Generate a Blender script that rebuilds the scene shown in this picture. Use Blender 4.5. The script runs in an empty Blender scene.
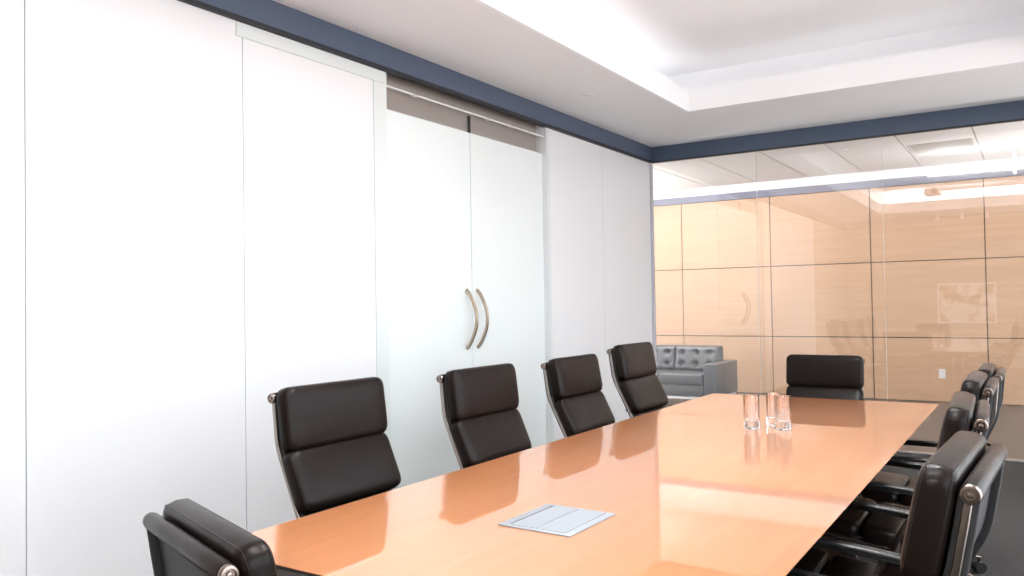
import bpy, bmesh, math, random
from mathutils import Vector, Matrix, Euler
R = math.radians
sc = bpy.context.scene
COL = sc.collection
random.seed(4)

# ------------------------------------------------------------------ materials
def mat(name, col, rough=0.5, metal=0.0, spec=0.5, coat=0.0, coat_rough=0.05, emit=None, estr=0.0):
    m = bpy.data.materials.new(name); m.use_nodes = True
    b = m.node_tree.nodes['Principled BSDF']
    b.inputs['Base Color'].default_value = (*col, 1)
    b.inputs['Roughness'].default_value = rough
    b.inputs['Metallic'].default_value = metal
    b.inputs['Specular IOR Level'].default_value = spec
    b.inputs['Coat Weight'].default_value = coat
    b.inputs['Coat Roughness'].default_value = coat_rough
    b.inputs['Coat IOR'].default_value = 1.65 if coat else 1.5
    if emit:
        b.inputs['Emission Color'].default_value = (*emit, 1)
        b.inputs['Emission Strength'].default_value = estr
    return m

def noise_colour(m, c1, c2, scale, stretch=(1, 1, 1), detail=6, dist=0.0, lo=0.3, hi=0.7, bump=0.0, rough=0.55):
    nt = m.node_tree; N = nt.nodes; L = nt.links
    b = N['Principled BSDF']
    tc = N.new('ShaderNodeTexCoord'); mp = N.new('ShaderNodeMapping')
    mp.inputs['Scale'].default_value = stretch
    n = N.new('ShaderNodeTexNoise'); n.inputs['Scale'].default_value = scale
    n.inputs['Detail'].default_value = detail; n.inputs['Distortion'].default_value = dist
    n.inputs['Roughness'].default_value = rough
    r = N.new('ShaderNodeValToRGB')
    r.color_ramp.elements[0].position = lo; r.color_ramp.elements[1].position = hi
    r.color_ramp.elements[0].color = (*c1, 1); r.color_ramp.elements[1].color = (*c2, 1)
    L.new(tc.outputs['Object'], mp.inputs['Vector']); L.new(mp.outputs['Vector'], n.inputs['Vector'])
    L.new(n.outputs['Fac'], r.inputs['Fac']); L.new(r.outputs['Color'], b.inputs['Base Color'])
    if bump:
        bp = N.new('ShaderNodeBump'); bp.inputs['Strength'].default_value = bump; bp.inputs['Distance'].default_value = 0.002
        L.new(n.outputs['Fac'], bp.inputs['Height']); L.new(bp.outputs['Normal'], b.inputs['Normal'])
    return m

def glass_mat(name, tint=(1, 1, 1), ior=1.5, rough=0.0):
    m = bpy.data.materials.new(name); m.use_nodes = True
    nt = m.node_tree; nt.nodes.clear()
    o = nt.nodes.new('ShaderNodeOutputMaterial'); mx = nt.nodes.new('ShaderNodeMixShader')
    t = nt.nodes.new('ShaderNodeBsdfTransparent'); g = nt.nodes.new('ShaderNodeBsdfGlossy')
    f = nt.nodes.new('ShaderNodeFresnel'); f.inputs['IOR'].default_value = ior
    t.inputs['Color'].default_value = (*tint, 1); g.inputs['Roughness'].default_value = rough
    # same reflectance from either side of a thin pane
    geo = nt.nodes.new('ShaderNodeNewGeometry'); vm = nt.nodes.new('ShaderNodeVectorMath'); vm.operation = 'DOT_PRODUCT'
    ab = nt.nodes.new('ShaderNodeMath'); ab.operation = 'ABSOLUTE'
    om = nt.nodes.new('ShaderNodeMath'); om.operation = 'SUBTRACT'; om.inputs[0].default_value = 1.0
    pw = nt.nodes.new('ShaderNodeMath'); pw.operation = 'POWER'; pw.inputs[1].default_value = 5.0
    mr = nt.nodes.new('ShaderNodeMapRange'); mr.inputs['To Min'].default_value = 0.11; mr.inputs['To Max'].default_value = 1.0
    L = nt.links
    L.new(geo.outputs['Normal'], vm.inputs[0]); L.new(geo.outputs['Incoming'], vm.inputs[1])
    L.new(vm.outputs['Value'], ab.inputs[0]); L.new(ab.outputs[0], om.inputs[1]); L.new(om.outputs[0], pw.inputs[0])
    L.new(pw.outputs[0], mr.inputs['Value'])
    L.new(mr.outputs['Result'], mx.inputs['Fac']); L.new(t.outputs[0], mx.inputs[1]); L.new(g.outputs[0], mx.inputs[2])
    L.new(mx.outputs[0], o.inputs['Surface'])
    nt.nodes.remove(f)
    return m

M = {}
M['panel_glass'] = mat('white_back_painted_glass', (0.755, 0.757, 0.765), 0.28, spec=0.35)
M['panel_joint'] = mat('panel_joint_grey', (0.74, 0.75, 0.76), 0.5)
M['frosted'] = mat('frosted_door_glass', (0.755, 0.80, 0.79), 0.22, spec=0.4)
M['edge_glass'] = mat('pale_glass_edge', (0.66, 0.70, 0.69), 0.3)
M['green_edge'] = mat('green_glass_edge', (0.30, 0.52, 0.50), 0.2)
M['beam'] = mat('slate_blue_paint', (0.070, 0.096, 0.150), 0.45)
M['beam_dark'] = mat('dark_channel', (0.012, 0.014, 0.018), 0.5)
M['soffit'] = mat('soffit_paint', (0.86, 0.86, 0.87), 0.8)
M['tray'] = mat('ceiling_white', (0.92, 0.92, 0.93), 0.8)
M['taupe'] = noise_colour(mat('taupe_paint', (0.45, 0.38, 0.31), 0.8), (0.44, 0.37, 0.30), (0.46, 0.39, 0.32), 3)
M['carpet'] = noise_colour(mat('charcoal_carpet', (0.05, 0.05, 0.05), 0.95, spec=0.1), (0.022, 0.021, 0.020), (0.085, 0.080, 0.075), 260, detail=3, bump=0.6)
M['lobby_floor'] = noise_colour(mat('dark_stone', (0.05, 0.05, 0.05), 0.28), (0.085, 0.080, 0.076), (0.11, 0.104, 0.10), 4)
M['tile'] = noise_colour(mat('ceiling_tile', (0.7, 0.66, 0.62), 0.9), (0.84, 0.81, 0.78), (0.90, 0.87, 0.85), 90)
M['tile_grid'] = mat('ceiling_grid', (0.40, 0.33, 0.28), 0.7)
M['vent'] = mat('vent_beige', (0.42, 0.36, 0.28), 0.6)
M['brown_header'] = mat('taupe_header', (0.34, 0.29, 0.255), 0.6)
M['alu'] = mat('polished_aluminium', (0.34, 0.30, 0.275), 0.18, metal=1)
M['cap'] = mat('dull_bronzed_cap', (0.30, 0.245, 0.22), 0.22, metal=1)
M['satin'] = mat('satin_aluminium', (0.72, 0.72, 0.75), 0.35, metal=1)
M['bronze'] = mat('satin_bronze', (0.46, 0.38, 0.29), 0.28, metal=1)
M['black_plastic'] = mat('black_plastic', (0.014, 0.014, 0.015), 0.35)
M['black_mesh'] = mat('black_sling', (0.010, 0.010, 0.011), 0.5)
M['white_plastic'] = mat('white_plastic', (0.8, 0.8, 0.8), 0.4)
M['white_metal'] = mat('white_metal', (0.85, 0.85, 0.86), 0.35)
M['plate'] = mat('silver_port_plate', (0.26, 0.28, 0.305), 0.5, metal=0.0)
M['slot'] = mat('dark_slot', (0.08, 0.085, 0.1), 0.6)
M['glass'] = glass_mat('clear_pane')
M['sofa'] = noise_colour(mat('grey_leather', (0.08, 0.085, 0.095), 0.32, spec=0.8), (0.060, 0.065, 0.072), (0.085, 0.09, 0.10), 20, bump=0.2)
M['lamp_off'] = mat('lamp_glass', (0.75, 0.72, 0.68), 0.3)
M['lens'] = mat('projector_lens', (0.02, 0.02, 0.03), 0.05)

def leather(name, c1, c2, rough):
    m = mat(name, c1, rough, spec=0.12)
    nt = m.node_tree; N = nt.nodes; L = nt.links; b = N['Principled BSDF']
    tc = N.new('ShaderNodeTexCoord')
    n = N.new('ShaderNodeTexNoise'); n.inputs['Scale'].default_value = 7; n.inputs['Detail'].default_value = 4
    v = N.new('ShaderNodeTexVoronoi'); v.inputs['Scale'].default_value = 420
    mx = N.new('ShaderNodeMath'); mx.operation = 'MULTIPLY_ADD'; mx.inputs[1].default_value = 0.06
    b1 = N.new('ShaderNodeBump'); b1.inputs['Strength'].default_value = 0.25; b1.inputs['Distance'].default_value = 0.012
    r = N.new('ShaderNodeValToRGB'); r.color_ramp.elements[0].color = (*c1, 1); r.color_ramp.elements[1].color = (*c2, 1)
    L.new(tc.outputs['Object'], n.inputs['Vector']); L.new(tc.outputs['Object'], v.inputs['Vector'])
    L.new(v.outputs['Distance'], mx.inputs[0]); L.new(n.outputs['Fac'], mx.inputs[2])
    L.new(mx.outputs[0], b1.inputs['Height']); L.new(b1.outputs['Normal'], b.inputs['Normal'])
    L.new(n.outputs['Fac'], r.inputs['Fac']); L.new(r.outputs['Color'], b.inputs['Base Color'])
    return m
M['leather'] = leather('black_leather', (0.0060, 0.0036, 0.0030), (0.0080, 0.0050, 0.0042), 0.28)

def wood(name, c1, c2, c3, stretch, rough, coat=0.0, coat_rough=0.04, spec=0.5):
    m = mat(name, c1, rough, coat=coat, coat_rough=coat_rough, spec=spec)
    nt = m.node_tree; N = nt.nodes; L = nt.links; b = N['Principled BSDF']
    tc = N.new('ShaderNodeTexCoord'); mp = N.new('ShaderNodeMapping'); mp.inputs['Scale'].default_value = stretch
    a = N.new('ShaderNodeTexNoise'); a.inputs['Scale'].default_value = 1.0; a.inputs['Detail'].default_value = 9
    a.inputs['Roughness'].default_value = 0.6; a.inputs['Distortion'].default_value = 0.6
    r = N.new('ShaderNodeValToRGB'); r.color_ramp.elements[0].position = 0.32; r.color_ramp.elements[1].position = 0.72
    r.color_ramp.elements[0].color = (*c1, 1); r.color_ramp.elements[1].color = (*c3, 1)
    e = r.color_ramp.elements.new(0.52); e.color = (*c2, 1)
    L.new(tc.outputs['Object'], mp.inputs['Vector']); L.new(mp.outputs['Vector'], a.inputs['Vector'])
    L.new(a.outputs['Fac'], r.inputs['Fac']); L.new(r.outputs['Color'], b.inputs['Base Color'])
    return m
M['table'] = wood('orange_maple_veneer', (0.50, 0.192, 0.073), (0.54, 0.212, 0.083), (0.585, 0.24, 0.098), (34, 2.2, 8), 0.30, coat=1.0, coat_rough=0.018)
M['table_edge'] = mat('dark_table_edge', (0.05, 0.02, 0.01), 0.35)
M['wall_wood'] = wood('maple_wall_panel', (0.57, 0.375, 0.240), (0.60, 0.400, 0.262), (0.635, 0.428, 0.285), (1.2, 2, 22), 0.38, spec=0.35)
M['reveal'] = mat('panel_reveal', (0.06, 0.045, 0.035), 0.7)
def drink_glass(name):
    m = mat(name, (1, 1, 1), 0.0); b = m.node_tree.nodes['Principled BSDF']
    b.inputs['Transmission Weight'].default_value = 1.0; b.inputs['IOR'].default_value = 1.5
    return m
M['tumbler'] = drink_glass('tumbler_glass')

# ------------------------------------------------------------------ mesh helpers
def link(name, bm, m, parent=None, smooth=False, autos=None):
    me = bpy.data.meshes.new(name)
    bmesh.ops.recalc_face_normals(bm, faces=bm.faces)
    bm.to_mesh(me); bm.free()
    mats = m if isinstance(m, (list, tuple)) else [m]
    for x in mats: me.materials.append(x)
    if smooth:
        for p in me.polygons: p.use_smooth = True
        if autos is not None:
            try: me.set_sharp_from_angle(angle=R(autos))
            except Exception: pass
    o = bpy.data.objects.new(name, me); COL.objects.link(o)
    if parent: o.parent = parent
    return o

def box(bm, a, b, mi=0, bevel=0.0, seg=2):
    x0, y0, z0 = a; x1, y1, z1 = b
    vs = [bm.verts.new(p) for p in ((x0,y0,z0),(x1,y0,z0),(x1,y1,z0),(x0,y1,z0),(x0,y0,z1),(x1,y0,z1),(x1,y1,z1),(x0,y1,z1))]
    fs = [bm.faces.new([vs[i] for i in f]) for f in ((0,3,2,1),(4,5,6,7),(0,1,5,4),(1,2,6,5),(2,3,7,6),(3,0,4,7))]
    for f in fs: f.material_index = mi
    if bevel:
        es = list({e for f in fs for e in f.edges})
        r = bmesh.ops.bevel(bm, geom=es, offset=bevel, segments=seg, affect='EDGES', profile=0.5)
        for f in r['faces']: f.material_index = mi
    return vs

def one_box(name, a, b, m, parent=None, bevel=0.0, seg=2, smooth=False):
    bm = bmesh.new(); box(bm, a, b, 0, bevel, seg)
    return link(name, bm, m, parent, smooth=bool(bevel) or smooth, autos=40)

def lathe(bm, prof, centre=(0, 0, 0), axis='z', n=24, mi=0, closed=False):
    """prof: list of (r, h); r==0 closes to a point."""
    c = Vector(centre); rings = []
    def P(r, h, a):
        u, v = r*math.cos(a), r*math.sin(a)
        if axis == 'z': return c + Vector((u, v, h))
        if axis == 'x': return c + Vector((h, u, v))
        return c + Vector((u, h, v))
    for r, h in prof:
        if r < 1e-7: rings.append([bm.verts.new(P(0, h, 0))])
        else: rings.append([bm.verts.new(P(r, h, 2*math.pi*i/n)) for i in range(n)])
    pairs = list(zip(rings, rings[1:]))
    if closed: pairs.append((rings[-1], rings[0]))
    for A, B in pairs:
        for i in range(n):
            j = (i+1) % n
            if len(A) == 1 and len(B) == 1: continue
            if len(A) == 1: f = bm.faces.new((A[0], B[j], B[i]))
            elif len(B) == 1: f = bm.faces.new((A[i], A[j], B[0]))
            else: f = bm.faces.new((A[i], A[j], B[j], B[i]))
            f.material_index = mi

def smooth_path(pts, n=8):
    """Catmull-Rom through pts."""
    P = [Vector(p) for p in pts]; P = [P[0]*2-P[1]] + P + [P[-1]*2-P[-2]]
    out = []
    for i in range(1, len(P)-2):
        for k in range(n):
            t = k/n; a, b, c, d = P[i-1], P[i], P[i+1], P[i+2]
            out.append(0.5*((2*b)+(-a+c)*t+(2*a-5*b+4*c-d)*t*t+(-a+3*b-3*c+d)*t**3))
    out.append(P[-2]); return out

def sweep(bm, path, section, up=(1, 0, 0), mi=0, radii=None, cap=True):
    """section: list of (u, v); u along 'up', v along up x tangent."""
    path = [Vector(p) for p in path]; up = Vector(up).normalized(); rings = []
    for i, p in enumerate(path):
        t = (path[min(i+1, len(path)-1)] - path[max(i-1, 0)]).normalized()
        u = (up - t*up.dot(t))
        if u.length < 1e-4: u = Vector((0, 1, 0)) - t*t.y
        u.normalize(); v = u.cross(t)
        s = radii[i] if radii else 1.0
        rings.append([bm.verts.new(p + u*a*s + v*b*s) for a, b in section])
    n = len(section)
    for A, B in zip(rings, rings[1:]):
        for i in range(n):
            f = bm.faces.new((A[i], A[(i+1) % n], B[(i+1) % n], B[i])); f.material_index = mi
    if cap:
        for r in (rings[0], rings[-1]):
            f = bm.faces.new(r); f.material_index = mi

def circ(r, n=10, sy=1.0):
    return [(r*math.cos(2*math.pi*i/n), r*sy*math.sin(2*math.pi*i/n)) for i in range(n)]
def rrect(a, b, r, n=3):
    out = []
    for cx, cy, s in ((a-r, b-r, 0), (-a+r, b-r, 90), (-a+r, -b+r, 180), (a-r, -b+r, 270)):
        for k in range(n+1):
            th = R(s + 90*k/n); out.append((cx + r*math.cos(th), cy + r*math.sin(th)))
    return out

def empty(name, label, cat, loc, rz=0.0, group=None):
    o = bpy.data.objects.new(name, None); COL.objects.link(o)
    o.empty_display_size = 0.1
    o.location = loc; o.rotation_euler = (0, 0, rz)
    tag(o, label, cat, group); return o
def tag(o, label, cat, group=None):
    o['label'] = label; o['category'] = cat
    if group: o['group'] = group
    return o
def struct(o):
    o['kind'] = 'structure'; return o

# ------------------------------------------------------------------ room dimensions
XL, XR = -3.32, 1.05
YB, YG = -2.3, 7.8
ZH, ZS, ZT = 2.79, 2.95, 3.36          # glass head, soffit, tray top
LY1 = 11.8                             # lobby wood wall
LXL, LXR = -7.5, 3.5

# floor
struct(one_box('floor', (XL-0.25, YB-0.2, -0.1), (XR+0.2, YG-0.02, 0), M['carpet']))
f2 = struct(one_box('floor_lobby', (LXL, YG+0.03, -0.1), (LXR, LY1+0.1, 0), M['lobby_floor']))
struct(one_box('trim_1', (XL, YG-0.02, -0.1), (XR, YG+0.03, 0.012), M['satin'])); bpy.data.objects['trim_1']['label'] = 'bright metal threshold channel under the glass wall'

# left wall: white glass panels on a backing, with the door opening between Y 3.73 and 5.62
D0, DM, D1 = 3.73, 4.66, 5.66
bm = bmesh.new()
box(bm, (XL-0.12, 0.5, 0), (XL-0.02, D0, ZS), 1)
box(bm, (XL-0.12, D1, 0), (XL-0.02, YG, ZS), 1)
g = 0.0022
joints = [(0.5, 1.616), (1.616, 2.66), (2.66, D0)]
for a, b in joints: box(bm, (XL-0.02, a+g, 0.01), (XL, b-g, ZH+0.02), 0)
for a, b in [(D1, 6.68), (6.68, YG-0.002)]: box(bm, (XL-0.02, a+g, 0.01), (XL, b-g*0.6, ZH+0.02), 0)
wl = struct(link('wall_left', bm, [M['panel_glass'], M['panel_joint']]))
# the painted stretch of the left wall behind the camera
struct(one_box('wall_left_back', (XL-0.12, YB, 0), (XL, 0.5, ZS), M['taupe']))
# sliding track glass strips in front of the panel beside the door
struct(one_box('trim_2', (XL+0.001, 2.62, 2.715), (XL+0.006, D0, ZH-0.004), M['edge_glass']))
struct(one_box('trim_3', (XL+0.001, 3.615, 0.02), (XL+0.005, D0, 2.714), M['edge_glass']))
struct(one_box('trim_4', (XL+0.001, D1+0.002, 0.02), (XL+0.005, D1+0.05, ZH-0.01), M['edge_glass']))

# header band behind the clear heads of the doors
struct(one_box('wall_corridor', (XL-0.62, D0-0.6, 0), (XL-0.55, D1+0.6, ZS), M['brown_header']))
struct(one_box('trim_5', (XL-0.14, D0-0.3, 2.50), (XL-0.09, D1+0.3, ZS), M['brown_header']))

# right wall with the windows that light the room (behind and beside the camera)
wins = [(-1.0, 1.5), (1.7, 4.3), (4.5, 6.4)]  # last window added, unseen, to even the light along the left wall
WZ0, WZ1 = 0.35, 2.85
bm = bmesh.new()
box(bm, (XR, YB, 0), (XR+0.15, YG, WZ0)); box(bm, (XR, YB, WZ1), (XR+0.15, YG, ZS))
ys = [YB] + [v for w in wins for v in w] + [YG]
for i in range(0, len(ys), 2): box(bm, (XR, ys[i], WZ0), (XR+0.15, ys[i+1], WZ1))
struct(link('wall_right', bm, M['tray']))
for k, (a, b) in enumerate(wins):
    bm = bmesh.new()
    for (p, q) in (((XR+0.04, a, WZ0), (XR+0.09, a+0.05, WZ1)), ((XR+0.04, b-0.05, WZ0), (XR+0.09, b, WZ1)),
                   ((XR+0.04, a+0.05, WZ0), (XR+0.09, b-0.05, WZ0+0.05)), ((XR+0.04, a+0.05, WZ1-0.05), (XR+0.09, b-0.05, WZ1))):
        box(bm, p, q)
    w = struct(link('window_%d' % (k+1), bm, M['white_metal']))
    one_box('window_pane', (XR+0.06, a+0.05, WZ0+0.05), (XR+0.066, b-0.05, WZ1-0.05), M['glass'], w)
struct(one_box('wall_back', (XL-0.12, YB-0.15, 0), (XR+0.15, YB, ZS), M['taupe']))

# slate blue head beam along the left wall and along the glass wall
bm = bmesh.new()
box(bm, (XL-0.02, YB, ZH+0.022), (XL+0.03, YG-0.03, ZS)); box(bm, (XL-0.02, YB, ZH), (XL+0.028, YG-0.03, ZH+0.022), 1)
bl = struct(link('trim_6', bm, [M['beam'], M['beam_dark']])); bl['label'] = 'slate blue beam above the white glass panels'
bm = bmesh.new()
box(bm, (XL-0.02, YG-0.03, ZH+0.010), (XR, YG+0.03, ZS)); box(bm, (XL-0.02, YG-0.028, ZH), (XR, YG+0.028, ZH+0.010), 1)
bg = struct(link('trim_7', bm, [M['beam'], M['beam_dark']])); bg['label'] = 'slate blue beam above the clear glass wall'
# corner post
struct(one_box('trim_8', (XL, YG-0.03, 0), (XL+0.022, YG+0.012, ZH), mat('lilac_grey_channel', (0.52, 0.51, 0.56), 0.4)))

# soffit with the tray opening
TX0, TX1, TY0, TY1 = -2.41, 0.12, -1.0, 6.49
ZL = 3.135
bm = bmesh.new()
se = 0.029
box(bm, (XL-0.12, YB, ZS), (TX0-se, YG+0.03, ZS+0.06), 0); box(bm, (TX1+se, YB, ZS), (XR+0.15, YG+0.03, ZS+0.06), 0)
box(bm, (TX0-se, TY1+se, ZS), (TX1+se, YG+0.03, ZS+0.06), 0); box(bm, (TX0-se, YB, ZS), (TX1+se, TY0-se, ZS+0.06), 0)
struct(link('ceiling', bm, M['soffit']))
bm = bmesh.new(); e = 0.03
box(bm, (TX0-e, TY0-e, ZS-0.001), (TX0, TY1+e, ZL)); box(bm, (TX1, TY0-e, ZS-0.001), (TX1+e, TY1+e, ZL))
box(bm, (TX0, TY1, ZS-0.001), (TX1, TY1+e, ZL)); box(bm, (TX0, TY0-e, ZS-0.001), (TX1, TY0, ZL))
c = 0.30
box(bm, (TX0-c-0.05, TY0-c, ZS+0.06), (TX0-c, TY1+c, ZT)); box(bm, (TX1+c, TY0-c, ZS+0.06), (TX1+c+0.05, TY1+c, ZT))
box(bm, (TX0-c-0.05, TY1+c, ZS+0.06), (TX1+c+0.05, TY1+c+0.05, ZT)); box(bm, (TX0-c-0.05, TY0-c-0.05, ZS+0.06), (TX1+c+0.05, TY0-c, ZT))
box(bm, (TX0-c-0.05, TY0-c-0.05, ZT), (TX1+c+0.05, TY1+c+0.05, ZT+0.06))
struct(link('ceiling_tray', bm, M['tray']))

# clear glass wall: three visible sheets with slim bright joints
gw = [XL+0.022, -2.229, -1.117, -0.005, XR]
for k in range(4):
    w = struct(one_box('window_%d' % (k+4), (gw[k]+0.0015, YG-0.006, 0.012), (gw[k+1]-0.0015, YG+0.006, ZH), M['glass']))
    if k < 3:
        one_box('joint_seal', (gw[k+1]-0.0008, YG-0.006, 0.012), (gw[k+1]+0.0008, YG+0.006, ZH), M['edge_glass'], w)

# lobby shell
bm = bmesh.new()
box(bm, (LXL, LY1+0.02, 0), (LXR, LY1+0.12, 3.55), 1)
xs = [-7.205 + 1.3375*i for i in range(9)]; zs = [0.0, 0.83, 1.84, 2.85]
for i in range(8):
    for j in range(3):
        box(bm, (xs[i]+0.006, LY1, zs[j]+0.006), (xs[i+1]-0.006, LY1+0.02, zs[j+1]-0.006), 0)
wf = struct(link('wall_far', bm, [M['wall_wood'], M['reveal']]))
struct(one_box('trim_9', (LXL, LY1-0.012, 2.852), (LXR, LY1+0.02, 2.95), mat('grey_blue_band', (0.22, 0.23, 0.30), 0.5)))
struct(one_box('wall_far_top', (LXL, LY1-0.008, 2.951), (LXR, LY1+0.02, 3.55), M['tray']))
bm = bmesh.new(); lw = (7.95, 11.7, 0.1, 2.77)
box(bm, (LXL-0.1, YG, 0), (LXL, lw[0], 3.55)); box(bm, (LXL-0.1, lw[1], 0), (LXL, LY1+0.1, 3.55))
box(bm, (LXL-0.1, lw[0], 0), (LXL, lw[1], lw[2])); box(bm, (LXL-0.1, lw[0], lw[3]), (LXL, lw[1], 3.55))
struct(link('wall_lobby_left', bm, M['tray']))
bm = bmesh.new()
for y in (lw[0], (lw[0]+lw[1])/2-0.03, lw[1]-0.06): box(bm, (LXL-0.07, y, lw[2]), (LXL-0.02, y+0.06, lw[3]))
wlb = struct(link('window_8', bm, M['white_metal']))  # window added at the lobby's unseen left end to brighten the lobby
one_box('window_pane', (LXL-0.05, lw[0]+0.061, lw[2]), (LXL-0.044, lw[1]-0.061, lw[3]), M['glass'], wlb)
bm = bmesh.new()
box(bm, (LXR, YG, 0), (LXR+0.1, 8.2, 3.55)); box(bm, (LXR, 11.4, 0), (LXR+0.1, LY1+0.1, 3.55))
box(bm, (LXR, 8.2, 0), (LXR+0.1, 11.4, 0.4)); box(bm, (LXR, 8.2, 2.75), (LXR+0.1, 11.4, 3.55))
struct(link('wall_lobby_right', bm, M['tray']))
bm = bmesh.new()
for y in (8.2, 9.77, 11.34): box(bm, (LXR+0.02, y, 0.4), (LXR+0.07, y+0.06, 2.75))
wrb = struct(link('window_9', bm, M['white_metal']))  # second unseen window, added to light the lobby more evenly
one_box('window_pane', (LXR+0.044, 8.261, 0.4), (LXR+0.05, 11.339, 2.75), M['glass'], wrb)
struct(one_box('wall_lobby_near_left', (LXL, YG-0.1, 0), (XL-0.02, YG, 3.55), M['tray']))
struct(one_box('wall_lobby_near_right', (XR, YG-0.05, 0), (LXR, YG+0.05, 3.55), M['tray']))
# tiled lobby ceiling with its grid
bm = bmesh.new(); YC = 9.85
box(bm, (LXL, YG+0.03, 2.803), (LXR, YC+0.0, 2.86), 1)
x = -1.02 - 0.6*11
while x < LXR:
    a, b = max(x, LXL), min(x+0.6, LXR)
    for y0, y1 in ((YG+0.031, 8.62), (8.62, YC)):
        box(bm, (a+0.008, y0+0.002, 2.797), (b-0.008, y1-0.002, 2.803), 0)
    x += 0.6
struct(link('ceiling_lobby', bm, [M['tile'], M['tile_grid']]))
struct(one_box('ceiling_lobby_edge', (LXL, YC, 2.797), (LXR, YC+0.06, 3.5), M['tray']))
struct(one_box('ceiling_lobby_raised', (LXL, YC+0.06, 3.5), (LXR, LY1+0.1, 3.56), M['tray']))
struct(one_box('ceiling_lobby_bulkhead', (LXL, YG+0.03, 2.86), (LXR, YC, 3.56), M['tray']))

# ------------------------------------------------------------------ double door
def leaf(y0, y1, name, label):
    root = struct(empty(name, label, 'door', (XL-0.045, (y0+y1)/2, 0.0)))
    del root['category']
    w = (y1-y0)/2
    o = one_box('frosted_pane', (-0.006, -w+0.003, 0.01), (0.006, w-0.003, 2.578), M['frosted'], root)
    o = one_box('clear_band', (-0.006, -w+0.003, 2.578), (0.006, w-0.003, ZS), M['glass'], root)
    return root
dl = leaf(D0-0.06, DM, 'door_1', 'frosted glass door leaf nearer the camera with curved bronze handle')
dr = leaf(DM, D1+0.06, 'door_2', 'frosted glass door leaf further from the camera with curved bronze handle')
for d, y in ((dl, DM-0.075), (dr, DM+0.055)):
    bm = bmesh.new(); yy = y - d.location.y
    path = []
    for i in range(21):
        t = i/20; zz = 1.045 + 0.415*t
        path.append((0.012 + 0.085*math.sin(math.pi*t)**0.9 if 0 < t < 1 else 0.008, yy, zz))
    sweep(bm, path, rrect(0.008, 0.011, 0.004), up=(0, 1, 0))
    link('door_handle', bm, M['bronze'], d, smooth=True, autos=50)
one_box('edge_seal', (-0.008, 0.43, 2.58), (0.008, 0.437, 2.70), M['black_plastic'], dl) if False else None
one_box('meeting_edge', (-0.0065, (DM-dl.location.y)-0.0028, 1.6), (0.0072, (DM-dl.location.y)-0.0006, 2.578), M['green_edge'], dl)
one_box('top_seal', (-0.010, (DM-dl.location.y)-0.010, 2.578), (0.0105, (DM-dl.location.y)+0.004, 2.70), M['black_plastic'], dl)
# slim rail across the door heads
rail = empty('sliding_rail', 'slim bright metal rail with small clips across the door heads below the blue beam', 'rail', (XL-0.02, (D0+D1)/2, 2.715))
bm = bmesh.new(); sweep(bm, [(0, -(D1-D0)/2+0.001, 0), (0, (D1-D0)/2-0.001, 0)], circ(0.0065, 10), up=(0, 0, 1))
link('rail_bar', bm, M['white_metal'], rail, smooth=True, autos=50)
for y in (4.03, 4.86, 5.18):
    bm = bmesh.new(); box(bm, (-0.02, -0.02, -0.014), (0.011, 0.02, 0.004), 0, 0.003)
    o = link('clip', bm, M['satin'], rail, smooth=True, autos=40); o.location = (0, y-(D0+D1)/2, 0)

# ------------------------------------------------------------------ conference table
TXA, TXB, TYA, TYB, TZ = -1.808, -0.478, 1.31, 5.225, 0.74
tb = empty('conference_table', 'long glossy orange maple conference table in the middle of the room', 'table', ((TXA+TXB)/2, (TYA+TYB)/2, 0))
hx, hy = (TXB-TXA)/2, (TYB-TYA)/2
bm = bmesh.new()
vs = box(bm, (-hx, -hy, TZ-0.03), (hx, hy, TZ), 0)
bm.normal_update()
for f in bm.faces:
    if abs(f.normal.z) < 0.5 or f.calc_center_median().z < TZ-0.02: f.material_index = 1
for v in bm.verts:
    if v.co.z < TZ-0.01: v.co.x *= (hx-0.045)/hx; v.co.y *= (hy-0.045)/hy
bm.verts.ensure_lookup_table()
bmesh.ops.bevel(bm, geom=[e for e in bm.edges if all(v.co.z > TZ-0.001 for v in e.verts)], offset=0.0015, segments=2, affect='EDGES')
link('tabletop', bm, [M['table'], M['table_edge']], tb)
bm = bmesh.new(); box(bm, (-hx+0.34, -hy+0.50, TZ-0.09), (hx-0.34, hy-0.50, TZ-0.0305)); link('apron', bm, M['table_edge'], tb)
for y in (-1.35, 0.0, 1.35):
    bm = bmesh.new(); box(bm, (-0.30, y-0.18, 0.001), (0.30, y+0.18, TZ-0.091), 0, 0.01); link('pedestal', bm, M['table_edge'], tb, smooth=True, autos=40)

# data port plate set on the table
pp = empty('data_port', 'square silver data port plate set into the near half of the tabletop', 'data port', (-1.145, 1.985, TZ), R(-1))
bm = bmesh.new(); box(bm, (-0.115, -0.132, 0.0002), (0.115, 0.132, 0.0045), 0, 0.0015); link('frame', bm, M['plate'], pp, smooth=True, autos=40)
bm = bmesh.new(); box(bm, (-0.078, -0.118, 0.0046), (0.0, 0.118, 0.0060)); link('flap', bm, M['plate'], pp)
bm = bmesh.new(); box(bm, (0.003, -0.118, 0.0046), (0.092, 0.118, 0.0060)); link('flap', bm, M['plate'], pp)
bm = bmesh.new(); box(bm, (-0.086, -0.112, 0.0046), (-0.0795, 0.112, 0.0054)); link('cable_slot', bm, M['slot'], pp)

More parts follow.
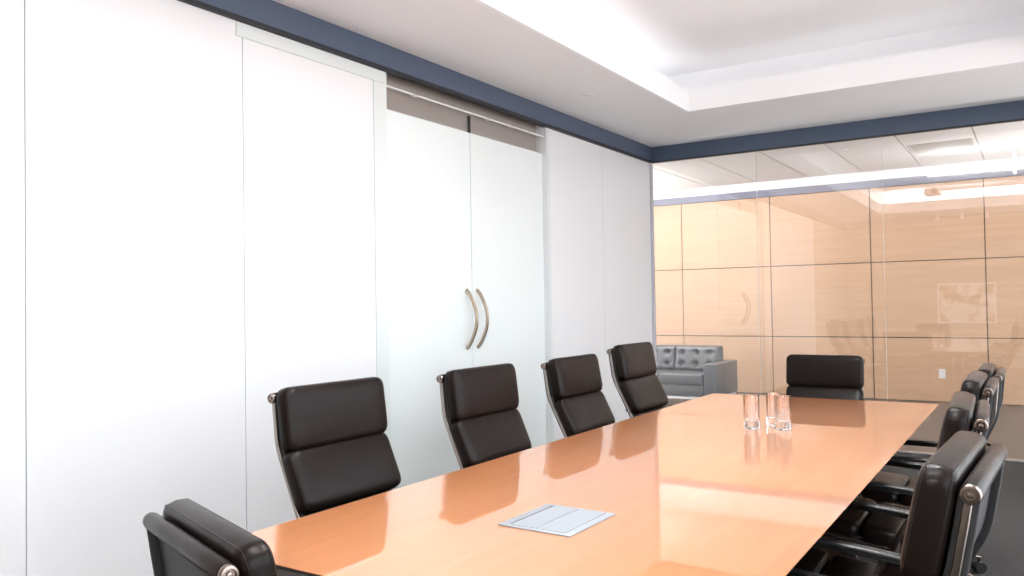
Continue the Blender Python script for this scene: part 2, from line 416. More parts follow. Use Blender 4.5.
# drinking glasses
def tumbler(x, y, rot, label):
    bm = bmesh.new(); n = 16
    prof = [(0, 0.0), (0.030, 0.0), (0.034, 0.003), (0.0345, 0.02), (0.0365, 0.157), (0.0350, 0.159), (0.0335, 0.156),
            (0.0305, 0.055), (0.026, 0.036), (0.0, 0.030)]
    lathe(bm, prof, n=n)
    for f in bm.faces: f.smooth = True
    for v in bm.verts:      # cut facets at the heavy foot
        if v.co.z < 0.07 and v.co.xy.length > 0.032:
            a = math.atan2(v.co.y, v.co.x); k = 1 + 0.07*math.cos(8*a); v.co.x *= k; v.co.y *= k
    o = link('drinking_glass', bm, M['tumbler'], None, smooth=True, autos=35)
    o.location = (x, y, TZ+0.0008); o.rotation_euler.z = rot
    tag(o, label, 'glass', 'clear tumblers on the far half of the table')
tumbler(-1.150, 3.86, 0.2, 'clear empty tumbler standing on its own, leftmost of the three glasses')
tumbler(-1.080, 3.99, 0.5, 'clear empty tumbler in the middle of the three, furthest back')
tumbler(-1.012, 3.89, 0.9, 'clear empty tumbler at the right end of the three, nearest the far chair')

# ------------------------------------------------------------------ soft pad office chair
PROF = smooth_path([(0.255, 0.420), (0.225, 0.446), (0.10, 0.438), (-0.04, 0.425), (-0.120, 0.432), (-0.170, 0.475),
                    (-0.205, 0.56), (-0.255, 0.68), (-0.308, 0.80), (-0.341, 0.88), (-0.352, 0.96), (-0.360, 1.05)], 6)   # (y, z)
def prof_len():
    L = [0.0]
    for a, b in zip(PROF, PROF[1:]): L.append(L[-1] + (Vector(b)-Vector(a)).length)
    return L
PROF = [Vector((p[0], p[1])) for p in [(v[0], v[1]) for v in PROF]] if len(PROF[0]) == 2 else PROF
LEN = prof_len()
def at_len(s):
    for i in range(len(LEN)-1):
        if LEN[i+1] >= s:
            t = (s-LEN[i])/(LEN[i+1]-LEN[i]); return PROF[i].lerp(PROF[i+1], t), (PROF[i+1]-PROF[i]).normalized()
    d = (PROF[-1]-PROF[-2]).normalized(); return PROF[-1] + d*(s-LEN[-1]), d

def pad_mesh(w, h, t, rc):
    bm = bmesh.new()
    def ring(ins, y):
        a, b = w/2-ins, h/2-ins; r = max(rc-ins*0.8, min(a, b)*0.35, 0.004); r = min(r, a, b)
        return [bm.verts.new((u, y, v)) for u, v in rrect(a, b, r, 6)]
    T = t/2
    seq = [(0.085, -T-0.002), (0.05, -T-0.002), (0.022, -T), (0.008, -T+0.002), (0.003, -T+0.006), (0.0, -T+0.012), (-0.003, 0.0),
           (0.0, T-0.013), (0.003, T-0.007), (0.008, T-0.0025), (0.018, T+0.001), (0.04, T+0.003), (0.07, T+0.0045), (0.10, T+0.005)]
    rings = [ring(*s) for s in seq if h/2 - s[0] > 0.004]
    n = len(rings[0])
    for A, B in zip(rings, rings[1:]):
        for i in range(n): bm.faces.new((A[i], A[(i+1) % n], B[(i+1) % n], B[i]))
    bm.faces.new(rings[0]); bm.faces.new(rings[-1])
    return bm
def welt_mesh(w, h, t, rc):
    bm = bmesh.new()
    for y, ins in ((t/2-0.010, 0.0025), (-t/2+0.010, 0.0015)):
        loop = [Vector((u, y, v)) for u, v in rrect(w/2-ins, h/2-ins, rc, 6)]
        n = len(loop); rs = []
        for i in range(n):
            tan = (loop[(i+1) % n]-loop[i-1]).normalized(); u = Vector((0, 1, 0)); v = u.cross(tan)
            rs.append([bm.verts.new(loop[i] + u*a + v*b) for a, b in circ(0.0016, 6)])
        for i in range(n):
            A, B = rs[i], rs[(i+1) % n]
            for k in range(6): bm.faces.new((A[k], A[(k+1) % 6], B[(k+1) % 6], B[k]))
    return bm

def put_pad(name, root, s0, s1, t=0.058, w=0.478, off=0.004):
    p0, _ = at_len(s0); p1, _ = at_len(s1); mid = (p0+p1)/2; tg = (p1-p0).normalized(); h = (p1-p0).length
    nrm = Vector((tg.y, -tg.x))              # towards the sitter: front of back, top of seat
    if nrm.dot(Vector((0.5, 0.6))) < 0: nrm = -nrm
    c = mid + nrm*(t/2+off)
    # build in local axes x=width, y=thickness, z=length, then turn into place
    ang = math.atan2(tg.y, tg.x) - math.pi/2
    Mx = Matrix.Translation((0, c.x, c.y)) @ Matrix.Rotation(ang, 4, 'X')
    bm = pad_mesh(w, h-0.004, t, 0.033); bmesh.ops.transform(bm, matrix=Mx, verts=bm.verts)
    o = link(name, bm, M['leather'], root, smooth=True)
    bm = welt_mesh(w, h-0.004, t, 0.033); bmesh.ops.transform(bm, matrix=Mx, verts=bm.verts)
    link('welt', bm, M['leather'], o, smooth=True)
    return o

HW = 0.229
def make_chair():
    root = bpy.data.objects.new('office_chair', None); COL.objects.link(root)
    tot = LEN[-1]
    up = []
    # sling
    bm = bmesh.new(); rows = []
    for p, q in zip(PROF, [at_len(s)[1] for s in LEN]):
        nn = Vector((q.y, -q.x)); rows.append([bm.verts.new((x, p.x+nn.x*d, p.y+nn.y*d)) for x, d in ((-HW+0.006, 0.0015), (HW-0.006, 0.0015), (HW-0.006, -0.0015), (-HW+0.006, -0.0015))])
    for A, B in zip(rows, rows[1:]):
        for i in range(4): bm.faces.new((A[i], A[(i+1) % 4], B[(i+1) % 4], B[i]))
    bm.faces.new(rows[0]); bm.faces.new(rows[-1])
    up.append(link('sling', bm, M['black_mesh'], root, smooth=True, autos=40))
    # side ribs
    for s in (-1, 1):
        bm = bmesh.new(); sweep(bm, [(s*HW, p.x, p.y) for p in PROF], rrect(0.006, 0.0075, 0.003), up=(1, 0, 0))
        rb = link('side_rib', bm, M['alu'], root, smooth=True, autos=50); up.append(rb)
        # black edging of the sling wrapped into the rib
        bm = bmesh.new(); sweep(bm, [(s*(HW-0.010), p.x, p.y) for p in PROF], rrect(0.006, 0.018, 0.003), up=(1, 0, 0))
        link('sling_edge', bm, M['black_mesh'], rb, smooth=True, autos=50)
    # pads
    def s_z(z): return next(LEN[i] + (z-PROF[i].y)/max(PROF[i+1].y-PROF[i].y, 1e-6)*(LEN[i+1]-LEN[i]) for i in range(len(LEN)-1) if PROF[i].x < -0.13 and PROF[i+1].y >= z)
    # headrest: follows the last, nearly upright stretch
    a, b = s_z(0.862), tot
    o = put_pad('headrest_pad', root, a, b+0.030, 0.064, 0.490, 0.018); up.append(o)
    o2 = put_pad('back_pad', root, s_z(0.655), s_z(0.857), 0.062, 0.488, 0.008); up.append(o2)
    o3 = put_pad('back_pad', root, s_z(0.475), s_z(0.651), 0.066, 0.488); up.append(o3)
    up.append(put_pad('seat_pad', root, 0.035, 0.212, 0.055, 0.478)); up.append(put_pad('seat_pad', root, 0.216, 0.372, 0.055, 0.478))
    # leather rollers with metal end caps
    for nm, (y, z), r in (('top_roller', (-0.362, 1.048), 0.0188), ('front_roller', (0.258, 0.412), 0.0188)):
        bm = bmesh.new(); lathe(bm, [(0, -HW-0.003), (r*0.9, -HW-0.003), (r, -HW+0.002), (r*1.03, -0.1), (r*1.03, 0.1), (r, HW-0.002), (r*0.9, HW+0.003), (0, HW+0.003)], (0, y, z), 'x', 20)
        ro = link(nm, bm, M['leather'], root, smooth=True, autos=50); up.append(ro)
        for s in (-1, 1):
            bm = bmesh.new()
            lathe(bm, [(0, s*(HW+0.0031)), (r*0.94, s*(HW+0.0031)), (r*0.94, s*(HW+0.011)), (r*0.84, s*(HW+0.014)), (r*0.62, s*(HW+0.0145)),
                       (r*0.55, s*(HW+0.0115)), (r*0.34, s*(HW+0.0115)), (r*0.28, s*(HW+0.015)), (0, s*(HW+0.016))], (0, y, z), 'x', 20)
            link('end_cap', bm, M['cap'], ro, smooth=True, autos=35)
    # bowed stretcher behind the back
    bm = bmesh.new(); pts = []
    for i in range(17):
        t = i/16*2-1; pts.append((t*(HW-0.004), -0.262-0.095*(1-abs(t)**2.2), 0.70-0.03*(1-t*t)))
    sweep(bm, pts, rrect(0.0085, 0.004, 0.003), up=(0, 0, 1), radii=[0.75+0.5*(1-abs(i/16*2-1)) for i in range(17)])
    st_ = link('back_stretcher', bm, M['alu'], root, smooth=True, autos=50); up.append(st_)
    bm = bmesh.new(); box(bm, (-0.016, -0.366, 0.660), (0.016, -0.350, 0.682), 0, 0.005); link('bumper', bm, M['black_plastic'], st_, smooth=True, autos=40)
    # seat stretchers + tilt mechanism
    for y, nm in ((0.10, 'seat_stretcher'), (-0.12, 'seat_stretcher')):
        bm = bmesh.new(); pts = [(t/8*(HW-0.004), y*0.45 + (y*0.55)*abs(t/8)**1.5, 0.36+0.062*abs(t/8)**1.4) for t in range(-8, 9)]
        sweep(bm, pts, rrect(0.013, 0.010, 0.004), up=(0, 1, 0)); up.append(link(nm, bm, M['alu'], root, smooth=True, autos=50))
    bm = bmesh.new(); box(bm, (-0.055, -0.10, 0.325), (0.055, 0.09, 0.375), 0, 0.012, 3); up.append(link('tilt_housing', bm, M['black_plastic'], root, smooth=True, autos=50))
    # arms: aluminium loop with a black pad
    for s in (-1, 1):
        X = s*(HW+0.024)
        pts = smooth_path([(s*(HW+0.004), -0.243, 0.640), (X, -0.205, 0.650), (X, -0.08, 0.652), (X, 0.14, 0.650), (X, 0.222, 0.638), (X, 0.250, 0.60),
                           (X, 0.238, 0.53), (X, 0.215, 0.47), (s*(HW+0.004), 0.205, 0.440)], 6)
        bm = bmesh.new(); sweep(bm, pts, rrect(0.010, 0.006, 0.003), up=(1, 0, 0)); ar = link('arm', bm, M['black_plastic'], root, smooth=True, autos=50); up.append(ar)
        pts = smooth_path([(X, -0.195, 0.662), (X, -0.08, 0.665), (X, 0.13, 0.663), (X, 0.215, 0.652), (X, 0.258, 0.618)], 6)
        bm = bmesh.new(); sweep(bm, pts, rrect(0.019, 0.008, 0.006), up=(1, 0, 0)); link('arm_pad', bm, M['black_plastic'], ar, smooth=True, autos=50)
    # gas column, five star base, castors
    bm = bmesh.new(); lathe(bm, [(0, 0.06), (0.030, 0.06), (0.030, 0.20), (0.026, 0.205), (0.026, 0.21), (0.0, 0.21)]); lathe(bm, [(0, 0.21), (0.016, 0.21), (0.016, 0.33), (0, 0.33)], n=16)
    link('column', bm, M['black_plastic'], root, smooth=True, autos=40)
    for k in range(5):
        th = 2*math.pi*k/5 + 0.3; d = Vector((math.cos(th), math.sin(th), 0))
        bm = bmesh.new(); n = 9
        pts = [d*(0.02+0.285*i/(n-1)) + Vector((0, 0, 0.118 - 0.045*(i/(n-1))**1.3)) for i in range(n)]
        sweep(bm, pts, rrect(0.018, 0.014, 0.006), up=(-d.y, d.x, 0), radii=[1.15-0.5*i/(n-1) for i in range(n)])
        lg = link('base_leg', bm, M['alu'], root, smooth=True, autos=50)
        bm = bmesh.new(); e = d*0.30; px = Vector((-d.y, d.x, 0))
        for sg in (-1, 1):
            cc = e + px*sg*0.013
            # wheel: disc whose axle is px
            ring = []
            for a in range(16):
                aa = 2*math.pi*a/16; ring.append(d*(0.0275*math.cos(aa)) + Vector((0, 0, 0.0285+0.0275*math.sin(aa))))
            A = [bm.verts.new(cc - px*0.009 + v) for v in ring]; B = [bm.verts.new(cc + px*0.009 + v) for v in ring]
            for i in range(16): bm.faces.new((A[i], A[(i+1) % 16], B[(i+1) % 16], B[i]))
            bm.faces.new(A); bm.faces.new(B)
        sweep(bm, [e + Vector((0, 0, 0.03)), e + Vector((0, 0, 0.078))], circ(0.008, 8), up=(1, 0, 0))
        link('caster', bm, M['black_plastic'], lg, smooth=True, autos=40)
    return root, [u.name for u in up]

chair0, upper = make_chair()
parts0 = list(chair0.children)
upper_set = set(upper)
PIV = Vector((0, 0, 0.36))
def pose(o, dz, rec):
    # rotation about the pivot under the seat, then the height setting
    rot = Euler((R(rec), 0, 0)).to_matrix()
    o.location = PIV - rot @ PIV + Vector((0, 0, dz)); o.rotation_euler = (R(rec), 0, 0)
first = True
def chair(x, y, face, label, group, dz=0.0, rec=0.0):
    """face: heading of the sitter in degrees, 0 = +Y, 90 = -X."""
    global first
    if first: root, kids = chair0, parts0
    else:
        root = chair0.copy(); COL.objects.link(root); kids = []
        for ch in parts0:
            c_ = ch.copy(); COL.objects.link(c_); c_.parent = root; kids.append(c_); c_['src'] = ch.name
            for g_ in ch.children:
                d_ = g_.copy(); COL.objects.link(d_); d_.parent = c_
    root.location = (x, y, 0); root.rotation_euler = (0, 0, R(face))
    tag(root, label, 'chair', group)
    for k, src in zip(kids, parts0):
        if src.name in upper_set: pose(k, dz, rec)
        if 'src' in k: del k['src']
    first = False
    return root
GL = 'office chairs along the left side of the table'
GR = 'office chairs along the right side of the table'
GE = 'office chairs at the ends of the table'
chair(-1.845, 2.115, -90, 'black padded high-back chair on the left side, nearest the camera', GL, -0.008, 0)
chair(-1.80, 2.99, -90, 'black padded high-back chair on the left side in front of the bronze door handles', GL, -0.015, 0)
chair(-1.804, 3.93, -90, 'black padded high-back chair on the left side, third from the camera, past the door', GL, -0.01, 3)
chair(-1.804, 4.72, -90, 'black padded high-back chair on the left side furthest from the camera, beside the sofa', GL, 0.022, 3)
chair(-1.203, 5.40, 180, 'black padded high-back chair facing the camera at the far end of the table', GE, -0.11, 0)
chair(-1.285, 1.36, -18, 'black padded high-back chair seen from behind at the near end of the table', GE, -0.138, 3)
chair(-0.503, 1.84, 87, 'black padded high-back chair on the right side nearest the camera, largest metal cap', GR, -0.004, 4.5)
chair(-0.552, 2.68, 92, 'black padded high-back chair on the right side, second from the camera', GR, -0.006, 4.5)
chair(-0.548, 3.58, 90, 'black padded high-back chair on the right side, third from the camera', GR, -0.02, 3)
chair(-0.51, 4.40, 90, 'black padded high-back chair on the right side furthest from the camera', GR, -0.06, 0)

# ------------------------------------------------------------------ lobby sofa
sofa = empty('sofa', 'dark grey leather tufted sofa in front of the wood wall beyond the glass', 'sofa', (-4.48, 10.36, 0))
SW = 1.80      # overall width; right end at local +0.9
yb, yf = 0.43, -0.42
def sbox(name, a, b, bev, m='sofa', parent=None):
    bm = bmesh.new(); box(bm, a, b, 0, bev, 3); return link(name, bm, M[m], parent or sofa, smooth=True, autos=45)
sbox('arm', (0.91, yf, 0.13), (1.09, yb, 0.555), 0.02); sbox('arm', (-1.09, yf, 0.13), (-0.91, yb, 0.555), 0.02)
sbox('back', (-0.905, yb-0.14, 0.13), (0.905, yb, 0.745), 0.03)
sbox('base', (-0.905, yf, 0.13), (0.905, yb-0.145, 0.27), 0.008)
for a, b in ((-0.905, -0.305), (-0.300, 0.300), (0.305, 0.905)):
    sbox('seat_cushion', (a, yf-0.01, 0.273), (b, yb-0.30, 0.42), 0.03)
    # tufted back cushion
    bm = bmesh.new(); nx, nz = 36, 18; w_ = b-a; h_ = 0.315; grid = []
    tx, tz = 3, 2
    for j in range(nz+1):
        row = []
        for i in range(nx+1):
            u, v = i/nx, j/nz
            du = abs(((u*tx) % 1)-0.5); dv = abs(((v*tz) % 1)-0.5)
            d = math.hypot(du, dv)
            tuft = 0.062*math.exp(-(d/0.20)**2) + 0.008*(math.exp(-(du/0.05)**2)*0.6 + math.exp(-(dv/0.05)**2)*0.6)
            edge = min(1, min(u, 1-u)*14, min(v, 1-v)*9)
            yy = (yb-0.30) + 0.02*(1-v)*-1 + tuft + 0.03*(1-edge)
            row.append(bm.verts.new((a+0.004+(w_-0.008)*u, yy + 0.06*v, 0.423+h_*v)))
        grid.append(row)
    for j in range(nz):
        for i in range(nx): bm.faces.new((grid[j][i], grid[j][i+1], grid[j+1][i+1], grid[j+1][i]))
    rim = [grid[0][i] for i in range(nx+1)] + [grid[j][nx] for j in range(1, nz+1)] + [grid[nz][i] for i in range(nx-1, -1, -1)] + [grid[j][0] for j in range(nz-1, 0, -1)]
    bk = [bm.verts.new((v.co.x, yb-0.142, v.co.z)) for v in rim]
    for i in range(len(rim)):
        j = (i+1) % len(rim); bm.faces.new((rim[i], rim[j], bk[j], bk[i]))
    bm.faces.new(bk)
    bc = link('back_cushion', bm, M['sofa'], sofa, smooth=True, autos=60)
    bm = bmesh.new()
    for i in range(3):
        for j in range(2):
            u, v = (i+0.5)/3, (j+0.5)/2
            r0 = bmesh.ops.create_uvsphere(bm, u_segments=10, v_segments=6, radius=0.011)
            bmesh.ops.translate(bm, verts=r0['verts'], vec=(a+w_*u, (yb-0.30)-0.02*(1-v)+0.052+0.06*v, 0.423+h_*v))
    link('tuft_buttons', bm, M['sofa'], bc, smooth=True)
bm = bmesh.new()
box(bm, (-1.07, yf+0.01, 0.098), (1.07, yf+0.035, 0.128)); box(bm, (-1.07, yb-0.05, 0.098), (1.07, yb-0.025, 0.128))
box(bm, (-1.07, yf+0.035, 0.098), (-1.045, yb-0.05, 0.128)); box(bm, (1.045, yf+0.035, 0.098), (1.07, yb-0.05, 0.128))
link('chrome_rail', bm, M['white_metal'], sofa)
for x in (-1.058, 1.058):
    for y in (yf+0.022, yb-0.038):
        bm = bmesh.new(); box(bm, (x-0.0125, y-0.0125, 0.0), (x+0.0125, y+0.0125, 0.0975)); link('leg', bm, M['alu'], sofa)

# ------------------------------------------------------------------ small fixtures
def socket():
    o = empty('wall_outlet', 'small white power outlet low on the wood wall beyond the glass', 'outlet', (-1.035, LY1, 0.365))
    bm = bmesh.new(); box(bm, (-0.038, -0.008, -0.06), (0.038, -0.0005, 0.06), 0, 0.002); link('cover_plate', bm, M['white_plastic'], o, smooth=True, autos=40)
    for z in (-0.028, 0.028):
        bm = bmesh.new(); box(bm, (-0.016, -0.0095, z-0.013), (0.016, -0.0081, z+0.013), 0, 0.0006)
        f = link('socket', bm, M['white_plastic'], o)
        bm = bmesh.new(); box(bm, (-0.008, -0.0102, z-0.005), (-0.006, -0.0096, z+0.005)); box(bm, (0.006, -0.0102, z-0.005), (0.008, -0.0096, z+0.005)); link('slots', bm, M['slot'], f)
socket()
def downlight(x, y, label):
    o = empty('downlight', label, 'ceiling light', (x, y, ZS))
    bm = bmesh.new(); lathe(bm, [(0.043, 0), (0.056, 0), (0.054, -0.004), (0.043, -0.006), (0.041, -0.002)], n=28, closed=True); link('trim_ring', bm, M['white_metal'], o, smooth=True, autos=40)
    bm = bmesh.new(); lathe(bm, [(0, -0.0005), (0.0405, -0.0005), (0.0405, -0.003), (0, -0.003)], n=28); link('lamp_lens', bm, M['lamp_off'], o)
downlight(-2.853, 5.505, 'small round recessed light in the grey ceiling border above the door side')

# ceiling air vent in the lobby
v = empty('ceiling_vent', 'beige slatted air vent in the lobby ceiling tiles beyond the glass', 'vent', (-0.72, 8.72, 2.797))
bm = bmesh.new()
for p, q in (((-0.27, -0.29, -0.006), (0.27, -0.27, 0)), ((-0.27, 0.27, -0.006), (0.27, 0.29, 0)), ((-0.27, -0.27, -0.006), (-0.25, 0.27, 0)), ((0.25, -0.27, -0.006), (0.27, 0.27, 0))): box(bm, p, q)
link('frame', bm, M['vent'], v)
bm = bmesh.new(); box(bm, (-0.25, -0.27, -0.0012), (0.25, 0.27, -0.0002)); link('dark_backing', bm, M['slot'], v)
for i in range(11):
    bm = bmesh.new(); y = -0.245+0.049*i; box(bm, (-0.249, y-0.015, -0.0052), (0.249, y+0.015, -0.0022)); link('slat', bm, M['vent'], v)
for x, y, lb in ((-2.55, 8.35, 'round sprinkler cap in the lobby ceiling tiles, nearer the left end'), (-2.02, 8.95, 'round sprinkler cap in the lobby ceiling tiles, second from the left'), (-1.52, 8.30, 'round sprinkler cap in the lobby ceiling tiles, just left of the air vent')):
    bm = bmesh.new(); lathe(bm, [(0, 0), (0.036, 0), (0.034, -0.006), (0.0, -0.008)], n=20)
    o = link('ceiling_sprinkler_cap', bm, M['tile'], None, smooth=True, autos=40); o.location = (x, y, 2.797); tag(o, lb, 'sprinkler', 'sprinkler caps in the lobby ceiling')
# tube pendant in the lobby
o = empty('tube_pendant', 'slim white vertical tube light hanging in the lobby at the right edge', 'lamp', (-0.135, 9.0, 2.797))
bm = bmesh.new(); lathe(bm, [(0, 0), (0.05, 0), (0.048, -0.012), (0.013, -0.016), (0, -0.016)], n=20); link('ceiling_rose', bm, M['white_metal'], o, smooth=True, autos=40)
bm = bmesh.new(); lathe(bm, [(0, -0.0165), (0.010, -0.0165), (0.012, -0.03), (0.012, -0.28), (0.0, -0.285)], n=16); link('tube', bm, mat('lit_tube', (0.9, 0.9, 0.9), 0.3, emit=(1, 1, 1), estr=2.0), o, smooth=True, autos=40)

# projector hanging from the tray (seen mirrored in the glass wall)
pj = empty('ceiling_projector', 'white ceiling projector on a short pole, mirrored in the glass wall', 'projector', (-1.28, 1.70, ZT))
bm = bmesh.new(); lathe(bm, [(0, 0), (0.09, 0), (0.088, -0.012), (0.02, -0.02), (0, -0.02)], n=24); link('mount_plate', bm, M['satin'], pj, smooth=True, autos=40)
bm = bmesh.new(); lathe(bm, [(0, -0.0205), (0.02, -0.0205), (0.02, -0.335), (0, -0.335)], n=16); link('pole', bm, M['satin'], pj, smooth=True, autos=40)
bm = bmesh.new(); box(bm, (-0.11, -0.13, -0.44), (0.11, 0.13, -0.336), 0, 0.018, 3); pb = link('body', bm, M['white_plastic'], pj, smooth=True, autos=45)
bm = bmesh.new(); lathe(bm, [(0, 0.131), (0.045, 0.131), (0.045, 0.150), (0.036, 0.152), (0.033, 0.142), (0.0, 0.146)], (0.03, 0, -0.385), 'y', 24); link('lens', bm, M['lens'], pb, smooth=True, autos=40)
for x, nm in ((-1.50, 'leftmost'), (-1.10, 'middle one'), (-0.70, 'rightmost')):
    s = empty('spotlight', 'small white ceiling spotlight mirrored in the glass, %s of three' % nm, 'spotlight', (x, -1.35, ZS), group='spotlights on the rear ceiling border')
    bm = bmesh.new(); lathe(bm, [(0, 0), (0.035, 0), (0.033, -0.012), (0.01, -0.016), (0.008, -0.05), (0, -0.05)], n=18); link('canopy', bm, M['white_metal'], s, smooth=True, autos=40)
    SL = bpy.data.lights.new('spot_lamp', 'SPOT'); SL.energy = 70; SL.spot_size = R(95); SL.spot_blend = 0.6; SL.shadow_soft_size = 0.025; SL.color = (1.0, 0.96, 0.9)
    so = bpy.data.objects.new('spot_lamp', SL); COL.objects.link(so); so.location = (x, -1.35, ZS-0.165)
    so.rotation_euler = Vector((0, -0.62, 1)).to_track_quat('Z', 'Y').to_euler()
    bm = bmesh.new(); lathe(bm, [(0, -0.0505), (0.028, -0.0505), (0.032, -0.06), (0.036, -0.16), (0.030, -0.161), (0.026, -0.12), (0, -0.118)], n=20); link('lamp_head', bm, M['white_metal'], s, smooth=True, autos=40)

# framed picture on the rear wall (mirrored faintly in the glass wall)
pic = empty('framed_picture', 'pale framed abstract picture faintly mirrored in the glass wall', 'picture', (-1.12, YB, 1.24))
bm = bmesh.new()
for p, q in (((-0.5, 0.001, -0.39), (0.5, 0.03, -0.36)), ((-0.5, 0.001, 0.36), (0.5, 0.03, 0.39)), ((-0.5, 0.001, -0.36), (-0.47, 0.03, 0.36)), ((0.47, 0.001, -0.36), (0.5, 0.03, 0.36))): box(bm, p, q)
link('frame', bm, M['white_metal'], pic)
cm = noise_colour(mat('abstract_canvas', (0.8, 0.7, 0.6), 0.6), (0.45, 0.30, 0.18), (0.95, 0.93, 0.88), 3.2, detail=2, lo=0.42, hi=0.56)
bm = bmesh.new(); box(bm, (-0.469, 0.002, -0.359), (0.469, 0.014, 0.359)); link('canvas', bm, cm, pic)

# ------------------------------------------------------------------ light
w = bpy.data.worlds.new('World'); sc.world = w; w.use_nodes = True
bgn = w.node_tree.nodes['Background']; bgn.inputs['Color'].default_value = (0.86, 0.93, 1.0, 1); bgn.inputs['Strength'].default_value = 4.7
wn = w.node_tree.nodes; wt = wn.new('ShaderNodeTexCoord'); ws = wn.new('ShaderNodeSeparateXYZ'); wr = wn.new('ShaderNodeValToRGB')
wr.color_ramp.elements[0].position = 0.44; wr.color_ramp.elements[0].color = (0.60, 0.60, 0.61, 1)       # paved ground outside
wr.color_ramp.elements[1].position = 0.52; wr.color_ramp.elements[1].color = (0.88, 0.94, 1.0, 1)        # bright overcast sky
wm = wn.new('ShaderNodeMath'); wm.operation = 'MULTIPLY_ADD'; wm.inputs[1].default_value = 0.5; wm.inputs[2].default_value = 0.5
w.node_tree.links.new(wt.outputs['Generated'], ws.inputs[0]); w.node_tree.links.new(ws.outputs['Z'], wm.inputs[0])
w.node_tree.links.new(wm.outputs[0], wr.inputs[0]); w.node_tree.links.new(wr.outputs[0], bgn.inputs['Color'])
for k, (a, b) in enumerate(wins):
    L = bpy.data.lights.new('window_portal', 'AREA'); L.shape = 'RECTANGLE'; L.size = WZ1-WZ0; L.size_y = b-a
    L.cycles.is_portal = True
    o = bpy.data.objects.new('window_portal', L); COL.objects.link(o)
    o.location = (XR+0.16, (a+b)/2, (WZ0+WZ1)/2); o.rotation_euler = (0, R(90), 0)   # -Z faces -X
L = bpy.data.lights.new('window_portal', 'AREA'); L.shape = 'RECTANGLE'; L.size = lw[3]-lw[2]; L.size_y = lw[1]-lw[0]; L.cycles.is_portal = True
o = bpy.data.objects.new('window_portal', L); COL.objects.link(o); o.location = (LXL-0.12, (lw[0]+lw[1])/2, (lw[2]+lw[3])/2); o.rotation_euler = (0, R(-90), 0)
L = bpy.data.lights.new('window_portal', 'AREA'); L.shape = 'RECTANGLE'; L.size = 2.35; L.size_y = 3.2; L.cycles.is_portal = True
o = bpy.data.objects.new('window_portal', L); COL.objects.link(o); o.location = (LXR+0.12, 9.8, 1.575); o.rotation_euler = (0, R(90), 0)
def area(name, loc, sx, sy, power, col, rot=(0, 0, 0)):
    L = bpy.data.lights.new(name, 'AREA'); L.shape = 'RECTANGLE'; L.size = sx; L.size_y = sy; L.energy = power; L.color = col
    o = bpy.data.objects.new(name, L); COL.objects.link(o); o.location = loc; o.rotation_euler = rot
    return o
# two up-and-down luminaires added across the tray to light the room (mirrored in the glass wall)
for y, lb in ((3.1, 'added suspended fill light across the tray, the one nearer the glass wall'), (1.1, 'added suspended fill light across the tray, the one nearer the rear wall')):
    zf = 3.06
    o = empty('added_ceiling_light', lb, 'ceiling light', (-0.62, y, ZT))
    d = zf-ZT
    bm = bmesh.new()
    for p, q in (((-0.64, -0.14, d-0.03), (-0.61, 0.14, d+0.03)), ((0.61, -0.14, d-0.03), (0.64, 0.14, d+0.03)), ((-0.61, -0.14, d-0.03), (0.61, -0.11, d+0.03)), ((-0.61, 0.11, d-0.03), (0.61, 0.14, d+0.03))): box(bm, p, q)
    link('frame', bm, M['white_metal'], o)
    bm = bmesh.new(); box(bm, (-0.609, -0.109, d-0.010), (0.609, 0.109, d+0.010)); link('diffuser', bm, M['lamp_off'], o)
    for x in (-0.5, 0.5):
        bm = bmesh.new(); sweep(bm, [(x, 0.125, d+0.0305), (x, 0.125, -0.0005)], circ(0.004, 8)); link('suspension_rod', bm, M['satin'], o, smooth=True, autos=40)
    area('fill_lamp_down', (-0.62, y, zf-0.012), 1.2, 0.20, 16, (0.97, 0.985, 1.0))
    area('fill_lamp_up', (-0.62, y, zf+0.012), 1.2, 0.20, 100, (0.97, 0.985, 1.0), (math.pi, 0, 0))
# fill strips added in the cove to brighten the tray, strongest along the rear
area('cove_fill', ((TX0+TX1)/2, TY0-0.16, ZS+0.075), TX1-TX0, 0.06, 14, (0.98, 0.98, 1.0), (math.pi, 0, 0))
for nx_, ny_, sx_, sy_ in ((TX0-0.15, (TY0+TY1)/2, 0.06, TY1-TY0), (TX1+0.15, (TY0+TY1)/2, 0.06, TY1-TY0), ((TX0+TX1)/2, TY1+0.15, TX1-TX0, 0.06)):
    area('cove_fill', (nx_, ny_, ZS+0.075), sx_, sy_, (0.42 if ny_ < TY1 else 0.15)*max(sx_, sy_), (0.98, 0.98, 1.0), (math.pi, 0, 0))
# unseen fill lamps added above the lobby tiles to brighten the lobby
for x, p in ((-6.2, 3.0), (-4.6, 2.5), (-3.0, 1.5), (-1.4, 0.75), (0.2, 0.65), (1.8, 0.6)):
    area('lobby_fill', (x, 10.45, 3.25), 1.1, 0.5, 9*p, (0.98, 0.98, 1.0))

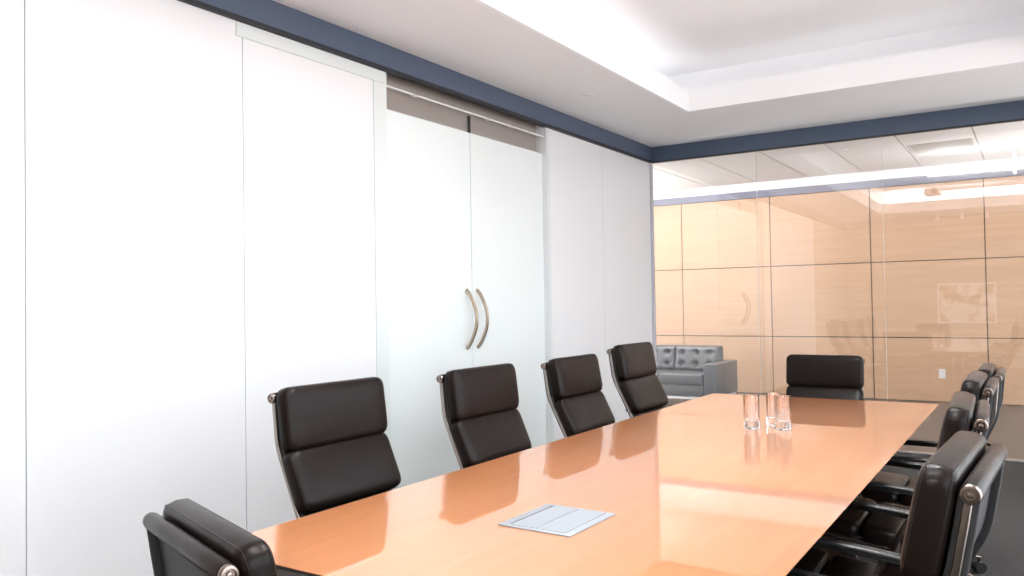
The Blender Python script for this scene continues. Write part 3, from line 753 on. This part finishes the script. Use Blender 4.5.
for x, y, lb in ((-4.9, 8.6, 'added uplighter brightening the lobby ceiling, behind the white panels, out of view'), (1.7, 8.7, 'added uplighter brightening the lobby ceiling, past the right end of the glass')):  # unseen uplighters added to brighten the tiled lobby ceiling
    o = empty('added_uplighter', lb, 'lamp', (x, y, 0))
    bm = bmesh.new(); lathe(bm, [(0, 0.0005), (0.14, 0.0005), (0.14, 0.015), (0.02, 0.03), (0, 0.03)], n=32); link('base', bm, M['satin'], o, smooth=True, autos=40)
    bm = bmesh.new(); lathe(bm, [(0, 0.031), (0.012, 0.031), (0.012, 1.70), (0, 1.70)], n=14); link('pole', bm, M['satin'], o, smooth=True, autos=40)
    bm = bmesh.new(); lathe(bm, [(0, 1.701), (0.04, 1.705), (0.15, 1.80), (0.155, 1.80), (0.15, 1.795), (0.04, 1.712), (0, 1.71)], n=32); link('lamp_shade', bm, M['white_metal'], o, smooth=True, autos=60)
    L = bpy.data.lights.new('fill_uplight', 'AREA'); L.shape = 'DISK'; L.size = 0.24; L.energy = 48 if x < 0 else 60; L.color = (1.0, 0.98, 0.97)
    l = bpy.data.objects.new('fill_uplight', L); COL.objects.link(l); l.location = (x, y, 1.79); l.rotation_euler = (math.pi, 0, 0)

# ------------------------------------------------------------------ camera
yaw, pit, rol, F = -0.575178, 0.0203283, -0.0157325, 806.876
f = Vector((math.sin(yaw)*math.cos(pit), math.cos(yaw)*math.cos(pit), math.sin(pit)))
r_ = f.cross(Vector((0, 0, 1))).normalized(); u_ = r_.cross(f)
cs, sn = math.cos(rol), math.sin(rol)
rr = r_*cs + u_*sn; uu = -r_*sn + u_*cs
cam = bpy.data.cameras.new('camera'); co = bpy.data.objects.new('camera', cam); COL.objects.link(co)
mw = Matrix((rr, uu, -f)).transposed().to_4x4(); mw.translation = Vector((0, 0, 1.35)); co.matrix_world = mw
cam.sensor_width = 36; cam.lens = F/1024*36; cam.clip_start = 0.05
sc.camera = co

sc.view_settings.view_transform = 'Standard'; sc.view_settings.look = 'None'
sc.view_settings.gamma = 1; sc.view_settings.use_curve_mapping = False
sc.view_settings.exposure = 0.60
cy = sc.cycles
cy.max_bounces = 12; cy.diffuse_bounces = 7; cy.glossy_bounces = 6; cy.transmission_bounces = 10; cy.transparent_max_bounces = 16
cy.sample_clamp_indirect = 8
cy.use_denoising = True
